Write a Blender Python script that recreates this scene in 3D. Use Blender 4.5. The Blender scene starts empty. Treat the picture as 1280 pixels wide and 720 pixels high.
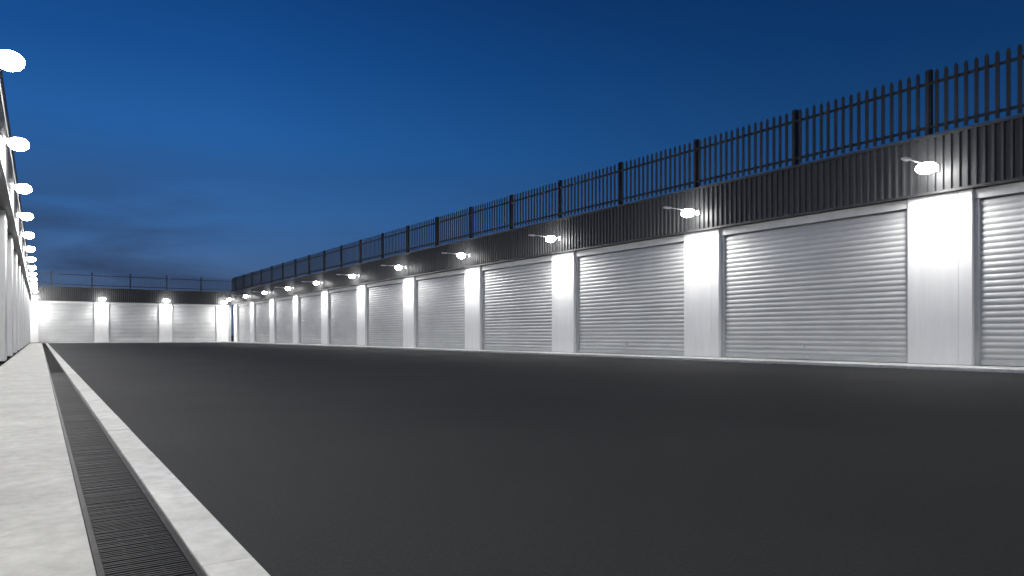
import bpy, math, random
from mathutils import Vector
random.seed(4)
S = bpy.context.scene
S.view_settings.view_transform = 'Standard'
S.view_settings.look = 'None'
S.view_settings.exposure = 0

# ------------------------------------------------------------------ materials
def newmat(name):
    m = bpy.data.materials.new(name); m.use_nodes = True
    nt = m.node_tree
    return m, nt, nt.nodes['Principled BSDF']

def noisy(name, c0, c1, scale=3.0, rough=(0.5, 0.7), metallic=0.0, stretch=(1, 1, 1), bump=0.0, bscale=60, bdist=0.01,
          c_big=None, spec=0.5):
    m, nt, b = newmat(name)
    N, L = nt.nodes, nt.links
    tc = N.new('ShaderNodeTexCoord'); mp = N.new('ShaderNodeMapping')
    mp.inputs['Scale'].default_value = stretch
    L.new(tc.outputs['Object'], mp.inputs['Vector'])
    n1 = N.new('ShaderNodeTexNoise'); n1.inputs['Scale'].default_value = scale
    n1.inputs['Detail'].default_value = 4; n1.inputs['Roughness'].default_value = 0.65
    L.new(mp.outputs[0], n1.inputs['Vector'])
    r = N.new('ShaderNodeValToRGB')
    r.color_ramp.elements[0].position = 0.32; r.color_ramp.elements[1].position = 0.68
    r.color_ramp.elements[0].color = (*c0, 1); r.color_ramp.elements[1].color = (*c1, 1)
    L.new(n1.outputs['Fac'], r.inputs[0])
    col = r.outputs[0]
    if c_big:
        n3 = N.new('ShaderNodeTexNoise'); n3.inputs['Scale'].default_value = c_big[0]; n3.inputs['Detail'].default_value = 3
        L.new(tc.outputs['Object'], n3.inputs['Vector'])
        mr = N.new('ShaderNodeMapRange'); mr.inputs[1].default_value = 0.35; mr.inputs[2].default_value = 0.65
        mr.inputs[3].default_value = c_big[1]; mr.inputs[4].default_value = c_big[2]
        L.new(n3.outputs['Fac'], mr.inputs[0])
        mx = N.new('ShaderNodeMix'); mx.data_type = 'RGBA'; mx.blend_type = 'MULTIPLY'
        mx.inputs[0].default_value = 1
        L.new(col, mx.inputs[6]); L.new(mr.outputs[0], mx.inputs[7]); col = mx.outputs[2]
    L.new(col, b.inputs['Base Color'])
    mr2 = N.new('ShaderNodeMapRange'); mr2.inputs[3].default_value = rough[0]; mr2.inputs[4].default_value = rough[1]
    L.new(n1.outputs['Fac'], mr2.inputs[0]); L.new(mr2.outputs[0], b.inputs['Roughness'])
    b.inputs['Metallic'].default_value = metallic
    b.inputs['Specular IOR Level'].default_value = spec
    if bump > 0:
        n2 = N.new('ShaderNodeTexNoise'); n2.inputs['Scale'].default_value = bscale; n2.inputs['Detail'].default_value = 2
        L.new(tc.outputs['Object'], n2.inputs['Vector'])
        bp = N.new('ShaderNodeBump'); bp.inputs['Strength'].default_value = bump; bp.inputs['Distance'].default_value = bdist
        L.new(n2.outputs['Fac'], bp.inputs['Height']); L.new(bp.outputs[0], b.inputs['Normal'])
    return m

M_asph = noisy('asphalt', (0.013, 0.014, 0.014), (0.028, 0.029, 0.029), scale=60, rough=(0.75, 0.95), bump=0.7, bscale=150,
               bdist=0.006, c_big=(0.35, 0.78, 1.18), spec=0.2)
M_ground = noisy('gravel_ground', (0.03, 0.03, 0.028), (0.06, 0.057, 0.05), scale=4, rough=(0.8, 0.95))
M_conc = noisy('concrete', (0.45, 0.45, 0.425), (0.60, 0.60, 0.57), scale=14, rough=(0.7, 0.9), bump=0.5, bscale=90,
               bdist=0.004, c_big=(3.0, 0.86, 1.04), spec=0.3)
M_kerb = noisy('kerb_stone', (0.54, 0.54, 0.52), (0.72, 0.72, 0.70), scale=14, rough=(0.7, 0.9), bump=0.4, bscale=120,
               bdist=0.003, c_big=(1.1, 0.82, 1.05), spec=0.3)
M_panel = noisy('white_panel', (0.67, 0.67, 0.67), (0.74, 0.74, 0.735), scale=2.5, rough=(0.45, 0.6), stretch=(3, 3, 0.35),
                bump=0.04, bscale=3, bdist=0.02)
M_door = noisy('galvanised_slats', (0.44, 0.445, 0.445), (0.52, 0.525, 0.525), scale=2.0, rough=(0.42, 0.55), metallic=0.1,
               stretch=(0.4, 1, 3), c_big=(0.7, 0.9, 1.05))
M_frame = noisy('door_frame_metal', (0.40, 0.41, 0.41), (0.48, 0.485, 0.49), scale=4, rough=(0.4, 0.5), metallic=0.15)
M_dark = noisy('dark_cladding', (0.030, 0.031, 0.033), (0.050, 0.051, 0.053), scale=3, rough=(0.42, 0.58), metallic=0.2,
               stretch=(2, 2, 0.4))
M_roof = noisy('roof_membrane', (0.03, 0.03, 0.032), (0.05, 0.05, 0.052), scale=2, rough=(0.7, 0.9))
M_fence = noisy('black_fence_paint', (0.008, 0.009, 0.010), (0.016, 0.017, 0.019), scale=6, rough=(0.5, 0.7), metallic=0.0)
M_meshf = noisy('grey_fence_paint', (0.03, 0.04, 0.055), (0.05, 0.06, 0.08), scale=6, rough=(0.5, 0.6), metallic=0.3)
M_iron = noisy('cast_iron', (0.004, 0.004, 0.0045), (0.014, 0.014, 0.014), scale=12, rough=(0.5, 0.8), metallic=0.0, spec=.2)
M_trough = noisy('drain_trough', (0.004, 0.004, 0.004), (0.008, 0.008, 0.008), scale=8, rough=(0.8, 0.9), spec=.2)
M_house = noisy('lamp_housing', (0.50, 0.51, 0.52), (0.6, 0.61, 0.62), scale=8, rough=(0.35, 0.5), metallic=0.2)
def emis(name, strength, col=(1, 0.985, 0.96)):
    m, nt, b = newmat(name)
    b.inputs['Base Color'].default_value = (0.9, 0.9, 0.9, 1)
    b.inputs['Emission Color'].default_value = (*col, 1)
    n = nt.nodes.new('ShaderNodeTexNoise'); n.inputs['Scale'].default_value = 20
    mr = nt.nodes.new('ShaderNodeMapRange'); mr.inputs[3].default_value = strength * .9; mr.inputs[4].default_value = strength * 1.1
    nt.links.new(n.outputs['Fac'], mr.inputs[0]); nt.links.new(mr.outputs[0], b.inputs['Emission Strength'])
    return m
M_lens = emis('lamp_lens', 80)

# ------------------------------------------------------------------ mesh helper
class MB:
    def __init__(s): s.v = []; s.f = []; s.mi = []
    def box(s, x0, x1, y0, y1, z0, z1, mi=0):
        o = len(s.v)
        s.v += [(x0,y0,z0),(x1,y0,z0),(x1,y1,z0),(x0,y1,z0),(x0,y0,z1),(x1,y0,z1),(x1,y1,z1),(x0,y1,z1)]
        for f in ((0,3,2,1),(4,5,6,7),(0,1,5,4),(1,2,6,5),(2,3,7,6),(3,0,4,7)):
            s.f.append(tuple(o+i for i in f)); s.mi.append(mi)
    def pale(s, x, w, y0, y1, z0, z1, tip):
        o = len(s.v)
        for y in (y0, y1):
            s.v += [(x-w/2,y,z0),(x+w/2,y,z0),(x+w/2,y,z1-tip),(x,y,z1),(x-w/2,y,z1-tip)]
        s.f.append(tuple(o+i for i in range(5))); s.f.append(tuple(o+5+i for i in reversed(range(5))))
        for i in range(5):
            j=(i+1)%5; s.f.append((o+j,o+i,o+5+i,o+5+j))
        s.mi += [0]*7
    def strip(s, pts, a, b, axis):
        o = len(s.v)
        for p in pts:
            if axis == 'x': s.v += [(a,p[0],p[1]),(b,p[0],p[1])]
            else: s.v += [(p[0],p[1],a),(p[0],p[1],b)]
        for i in range(len(pts)-1):
            k=o+2*i; s.f.append((k,k+1,k+3,k+2)); s.mi.append(0)
    def ellipsoid(s, c, r, mi=0, nu=20, nv=10, zmin=-1, zmax=1):
        o=len(s.v)
        t0=math.acos(zmax); t1=math.acos(zmin)
        for j in range(nv+1):
            t=t0+(t1-t0)*j/nv
            for i in range(nu):
                a=2*math.pi*i/nu
                s.v.append((c[0]+r[0]*math.sin(t)*math.cos(a), c[1]+r[1]*math.sin(t)*math.sin(a), c[2]+r[2]*math.cos(t)))
        for j in range(nv):
            for i in range(nu):
                i2=(i+1)%nu
                s.f.append((o+j*nu+i,o+(j+1)*nu+i,o+(j+1)*nu+i2,o+j*nu+i2)); s.mi.append(mi)
    def obj(s, name, mats, parent=None, bevel=0, smooth=False):
        me = bpy.data.meshes.new(name); me.from_pydata(s.v, [], s.f)
        for m in mats: me.materials.append(m)
        for p, i in zip(me.polygons, s.mi):
            p.material_index = i; p.use_smooth = smooth
        me.update()
        ob = bpy.data.objects.new(name, me); S.collection.objects.link(ob)
        if parent: ob.parent = parent
        if bevel:
            bm = ob.modifiers.new('bevel','BEVEL'); bm.width = bevel; bm.segments = 2; bm.limit_method='ANGLE'
        return ob

Z_SILL, Z_SOF, Z_FTOP, Z_FENCE = 0.05, 2.95, 3.94, 5.07
W, YB, XL = 12.5, 57.0, -0.55

# ------------------------------------------------------------------ buildings
def building(origin, rot, L, pillars, doors, depth=8.0):
    e = bpy.data.objects.new('storage_unit_building', None); S.collection.objects.link(e)
    e.location = origin; e.rotation_euler = (0,0,rot)
    m = MB(); m.box(0, L, 0.26, depth, 0.0, 3.84); m.obj('walls', [M_frame], e)
    m = MB(); m.box(0, L, 0.10, depth, 3.844, 3.90); m.obj('roof', [M_roof], e)
    core = MB(); clad = MB()
    for a, b in pillars:
        core.box(a+.004, b-.004, 0.006, 0.25, Z_SILL, Z_SOF-.003)
        j = a + (b-a)*0.80
        clad.box(a, j-.0012, 0.0, 0.235, Z_SILL+.012, Z_SOF-.006)
        clad.box(j+.0012, b, 0.0, 0.235, Z_SILL+.012, Z_SOF-.006)
    core.obj('pillar_cores', [M_frame], e)
    clad.obj('pillars', [M_panel], e, bevel=.002)
    for a, b in doors:
        d = MB()
        pts = []; z = Z_SILL+.10; p = .1; top = 2.70
        while z < top:
            for t in range(7):
                u = t/7
                dy = 0.011*math.sin(math.pi*min(1,u/0.84)) if u < .84 else -0.008
                pts.append((0.15-dy, z+u*p))
            z += p
        pts.append((.15, z))
        d.strip(pts, a+.05, b-.05, 'x')
        d.obj('roller_door', [M_door], e, smooth=True)
        f = MB()
        f.box(a, a+.065, 0.09, .22, Z_SILL, 2.78)
        f.box(b-.065, b, 0.09, .22, Z_SILL, 2.78)
        f.box(a+.068, b-.068, 0.115, .17, Z_SILL+.012, Z_SILL+.10)
        c = (a+b)/2
        f.box(c-.09, c+.09, 0.095, .113, Z_SILL+.03, Z_SILL+.055)
        f.box(c-.02, c+.02, 0.09, .13, Z_SILL+.25, Z_SILL+.30)
        f.obj('door_frame', [M_frame], e, bevel=.004)
        h = MB(); h.box(a+.002, b-.002, 0.075, .24, 2.785, Z_SOF-.004); h.obj('door_header', [M_panel], e, bevel=.006)
    m = MB(); pts = []; x = 0; P = .125
    while x < L:
        pts += [(x,-.07),(x+.070,-.07),(x+.085,-.105),(x+.110,-.105)]; x += P
    m.strip(pts, Z_SOF+.03, Z_FTOP-.05, 'z'); m.obj('ribbed_fascia', [M_dark], e)
    m = MB()
    m.box(0, L, -.065, .25, Z_SOF, Z_FTOP-.052)
    m.box(0, L, -.12, .14, Z_FTOP-.048, Z_FTOP)
    m.box(0, L, -.115, -.067, Z_SOF-.012, Z_SOF+.028)
    m.obj('fascia_trim', [M_dark], e)
    return e

def inv(pillars, a0, a1):
    ps = sorted(pillars); out = []
    cur = a0
    for a,b in ps:
        if a - cur > .8: out.append((cur+.003, a-.003))
        cur = b
    if a1 - cur > .8: out.append((cur+.003, a1))
    return out

pr = []
for k in range(-3, 11):
    far = 5.87+5.05*k
    pr.append((YB-far, YB-far+1.0))
building((W, YB, 0), -math.pi/2, 67.0, pr, inv(pr, 0.0, 67.0))
XC = [3.64, 7.78, 11.8]
pb = [(0.0, .46)] + [(x-XL-.44, x-XL+.44) for x in XC]
building((XL, YB, 0), 0, W-XL, pb, inv(pb, 0, W-XL))
ly = [9.0+3.85*j for j in range(-4, 13)]
pl = [(y+10-.45, y+10+.45) for y in ly]
building((XL, -10, 0), math.pi/2, 67.0, pl, inv(pl, 0, 67.0))

# ------------------------------------------------------------------ fences
def fence(origin, rot, L, posts, pitch, pw, mat, z1, postw=.09):
    m = MB()
    y = .02
    for p in posts:
        m.box(p-postw/2, p+postw/2, y, y+postw, Z_FTOP+.002, z1+.03)
    m.box(0, L, y-.022, y+.018-.02, Z_FTOP+.14, Z_FTOP+.19)
    m.box(0, L, y-.022, y+.018-.02, z1-.24, z1-.19)
    x = pitch/2
    while x < L:
        m.pale(x+random.uniform(-.004,.004), pw, y-.040, y-.024, Z_FTOP+.05, z1+random.uniform(-.008,.008), .05)
        x += pitch
    o = m.obj('palisade_fence', [mat]); o.location = origin; o.rotation_euler = (0,0,rot)
    return o
fp = [YB-(5.55+2.525*j) for j in range(-6, 21)]
fence((W, YB, 0), -math.pi/2, 67.0, fp, .1485, .058, M_fence, Z_FENCE)
fence((XL, -10, 0), math.pi/2, 67.0, [1.2+2.525*j for j in range(0, 27)], .1485, .058, M_fence, Z_FENCE)
fence((XL, YB, 0), 0, W-XL, [1.2+2.4*j for j in range(0, 5)], .12, .018, M_meshf, Z_FENCE-.05, postw=.07)

# ------------------------------------------------------------------ lamps
def lamp(loc, rot, out=.30, arm=False, power=120, sz=1.0, kind='SPOT'):
    m = MB()
    m.box(-.05, .05, -.02, 0.04, -.02, .09)
    m.box(-.014, .014, -out, -.02, .045, .065)
    m.ellipsoid((0, -out, 0.0), (.11*sz, .095*sz, .085*sz), 0, zmin=.7, zmax=1)
    m.ellipsoid((0, -out, -.002), (.135*sz, .115*sz, .082*sz), 1, zmin=-1, zmax=.75)
    if arm:
        m.box(-.008, .008, -.98, -out, .045, .058)
        m.box(-.045, .045, -1.10, -.92, .030, .062)
    o = m.obj('wall_lamp', [M_house, M_lens]); o.location = loc; o.rotation_euler = (0,0,rot)
    for p in o.data.polygons:
        if 12 <= p.index < 12+400: p.use_smooth = True
    ld = bpy.data.lights.new('lamp_light', kind); ld.energy = power
    if kind == 'SPOT':
        ld.spot_size = math.radians(178); ld.spot_blend = .9
    ld.shadow_soft_size = .12; ld.color = (1, .99, .965)
    lo = bpy.data.objects.new('lamp_light', ld); S.collection.objects.link(lo)
    lo.parent = o; lo.location = (0, -out-.16, -.22*sz)
    # light throws slightly outwards, like a wall-pack optic
    return o
for a,b in pr:
    lamp((W-.10, YB-(a+b)/2, 3.32), -math.pi/2, out=.34, arm=True, power=215, sz=1.2)
for a,b in pb:
    lamp((XL+(a+b)/2, YB-.10, 3.12), 0, out=.34, power=160, sz=1.6)
for y in ly:
    lamp((XL+.10, y, 3.47), math.pi/2, out=.18, power=155, kind='POINT', sz=1.2)

# ------------------------------------------------------------------ ground
def sheet(name, x0,x1,y0,y1,z,mat):
    m = MB()
    m.v = [(x0,y0,z),(x1,y0,z),(x1,y1,z),(x0,y1,z)]; m.f=[(0,1,2,3)]; m.mi=[0]
    return m.obj(name, [mat])
sheet('ground', -900, 900, -900, 900, -.10, M_ground)
C0, C1, K1 = 0.112, 0.305, 0.427
sheet('asphalt_yard', K1, W+.3, -12, YB+.3, 0.0, M_asph)
m = MB(); y=-12
while y < YB:
    m.box(XL-.02, C0-.006, y+.001, min(y+9.0, YB)-.001, -.08, .004); y += 9.0
m.obj('concrete_footpath', [M_conc], bevel=.002)
m = MB(); y=-12
while y < YB-.45:
    m.box(C1+.006, K1, y+.001, min(y+.915, YB)-.001, -.09, .010+random.uniform(-.0015,.0015)); y += .915
m.obj('edging_kerb', [M_kerb], bevel=.004)
m = MB()
m.box(C0-.004, C1+.004, -12, YB-.5, -.095, -.05, 1)
m.box(C0-.004, C0+.010, -12, YB-.5, -.05, .003)
m.box(C1-.010, C1+.004, -12, YB-.5, -.05, .003)
for xx in (.33, .66):
    xc = C0+(C1-C0)*xx
    m.box(xc-.005, xc+.005, -12, YB-.5, -.03, -.001)
y = -1
while y < YB-.5:
    m.box(C0+.011, C1-.011, y, y+.008, -.028, .001+random.uniform(-.0008,.0008))
    y += .016 if y < 12 else .05
m.obj('drainage_channel', [M_iron, M_trough])
KW = .82
m = MB(); y=-12
while y < YB-.1:
    m.box(W-KW, W+.27, y+.002, min(y+2.5, YB+.2)-.002, -.05, .05); y += 2.5
m.obj('building_kerb', [M_kerb], bevel=.008)
m = MB(); x = K1+.02
while x < W-KW-.1:
    m.box(x+.002, min(x+2.5, W-KW-.005)-.002, YB-.38, YB+.27, -.05, .05); x += 2.5
m.obj('building_kerb', [M_kerb], bevel=.008)

# ------------------------------------------------------------------ sky
w = bpy.data.worlds.new('World'); S.world = w; w.use_nodes = True
nt = w.node_tree; N, L = nt.nodes, nt.links
bg = N['Background']; bg.inputs[1].default_value = 1.0
tc = N.new('ShaderNodeTexCoord'); sp = N.new('ShaderNodeSeparateXYZ'); L.new(tc.outputs['Generated'], sp.inputs[0])
def lin(c): return tuple(((x/255)/12.92 if x/255 <= .04045 else ((x/255+.055)/1.055)**2.4) for x in c)+(1,)
ramp = N.new('ShaderNodeValToRGB'); cr = ramp.color_ramp; cr.interpolation='LINEAR'
cols = [(0,(78,92,120)),(.07,(70,98,138)),(.15,(54,102,160)),(.25,(37,95,162)),(.36,(22,77,143)),(.48,(13,56,114)),(.8,(6,28,66))]
cr.elements[0].position=0; cr.elements[0].color=lin(cols[0][1])
cr.elements[1].position=.8; cr.elements[1].color=lin(cols[-1][1])
for p,c in cols[1:-1]:
    el=cr.elements.new(p); el.color=lin(c)
L.new(sp.outputs[2], ramp.inputs[0])
dk = N.new('ShaderNodeMapRange'); dk.inputs[1].default_value=0.2; dk.inputs[2].default_value=.95
dk.inputs[3].default_value=1.0; dk.inputs[4].default_value=.42
L.new(sp.outputs[0], dk.inputs[0])
m1 = N.new('ShaderNodeMix'); m1.data_type='RGBA'; m1.blend_type='MULTIPLY'; m1.inputs[0].default_value=1
L.new(ramp.outputs[0], m1.inputs[6]); L.new(dk.outputs[0], m1.inputs[7])
mp = N.new('ShaderNodeMapping'); mp.inputs['Scale'].default_value=(1.6,1.6,9); mp.inputs['Location'].default_value=(.3,.1,0)
mp.inputs['Rotation'].default_value=(0,math.radians(6),0)
L.new(tc.outputs['Generated'], mp.inputs[0])
cn = N.new('ShaderNodeTexNoise'); cn.inputs['Scale'].default_value=1.4; cn.inputs['Detail'].default_value=7; cn.inputs['Distortion'].default_value=.4
L.new(mp.outputs[0], cn.inputs['Vector'])
c1 = N.new('ShaderNodeMapRange'); c1.interpolation_type='SMOOTHSTEP'; c1.inputs[1].default_value=.36; c1.inputs[2].default_value=.64; L.new(cn.outputs['Fac'], c1.inputs[0])
c2 = N.new('ShaderNodeMapRange'); c2.inputs[1].default_value=.10; c2.inputs[2].default_value=.27; c2.inputs[3].default_value=.8; c2.inputs[4].default_value=0
L.new(sp.outputs[2], c2.inputs[0])
c3 = N.new('ShaderNodeMapRange'); c3.inputs[1].default_value=.12; c3.inputs[2].default_value=.6; c3.inputs[3].default_value=1; c3.inputs[4].default_value=.2
L.new(sp.outputs[0], c3.inputs[0])
mm = N.new('ShaderNodeMath'); mm.operation='MULTIPLY'; L.new(c1.outputs[0], mm.inputs[0]); L.new(c2.outputs[0], mm.inputs[1])
mm2 = N.new('ShaderNodeMath'); mm2.operation='MULTIPLY'; L.new(mm.outputs[0], mm2.inputs[0]); L.new(c3.outputs[0], mm2.inputs[1])
m2 = N.new('ShaderNodeMix'); m2.data_type='RGBA'
L.new(mm2.outputs[0], m2.inputs[0]); L.new(m1.outputs[2], m2.inputs[6]); m2.inputs[7].default_value=lin((42,56,84))
sk = N.new('ShaderNodeTexSky'); sk.sky_type='NISHITA'; sk.sun_disc=False
sk.sun_elevation=math.radians(-4); sk.sun_rotation=math.radians(-60)
m3 = N.new('ShaderNodeMix'); m3.data_type='RGBA'; m3.blend_type='ADD'; m3.inputs[0].default_value=.03
L.new(m2.outputs[2], m3.inputs[6]); L.new(sk.outputs[0], m3.inputs[7])
L.new(m3.outputs[2], bg.inputs[0])

# ------------------------------------------------------------------ camera
cd = bpy.data.cameras.new('camera'); co = bpy.data.objects.new('camera', cd); S.collection.objects.link(co)
cd.sensor_width = 36; cd.lens = 852/1280*36; cd.shift_y = (419-360)/1280
cd.clip_start = .03; cd.clip_end = 3000
yaw = math.atan(590/852)
co.location = (0,0,.55); co.rotation_euler = (math.pi/2, 0, -yaw)
S.camera = co
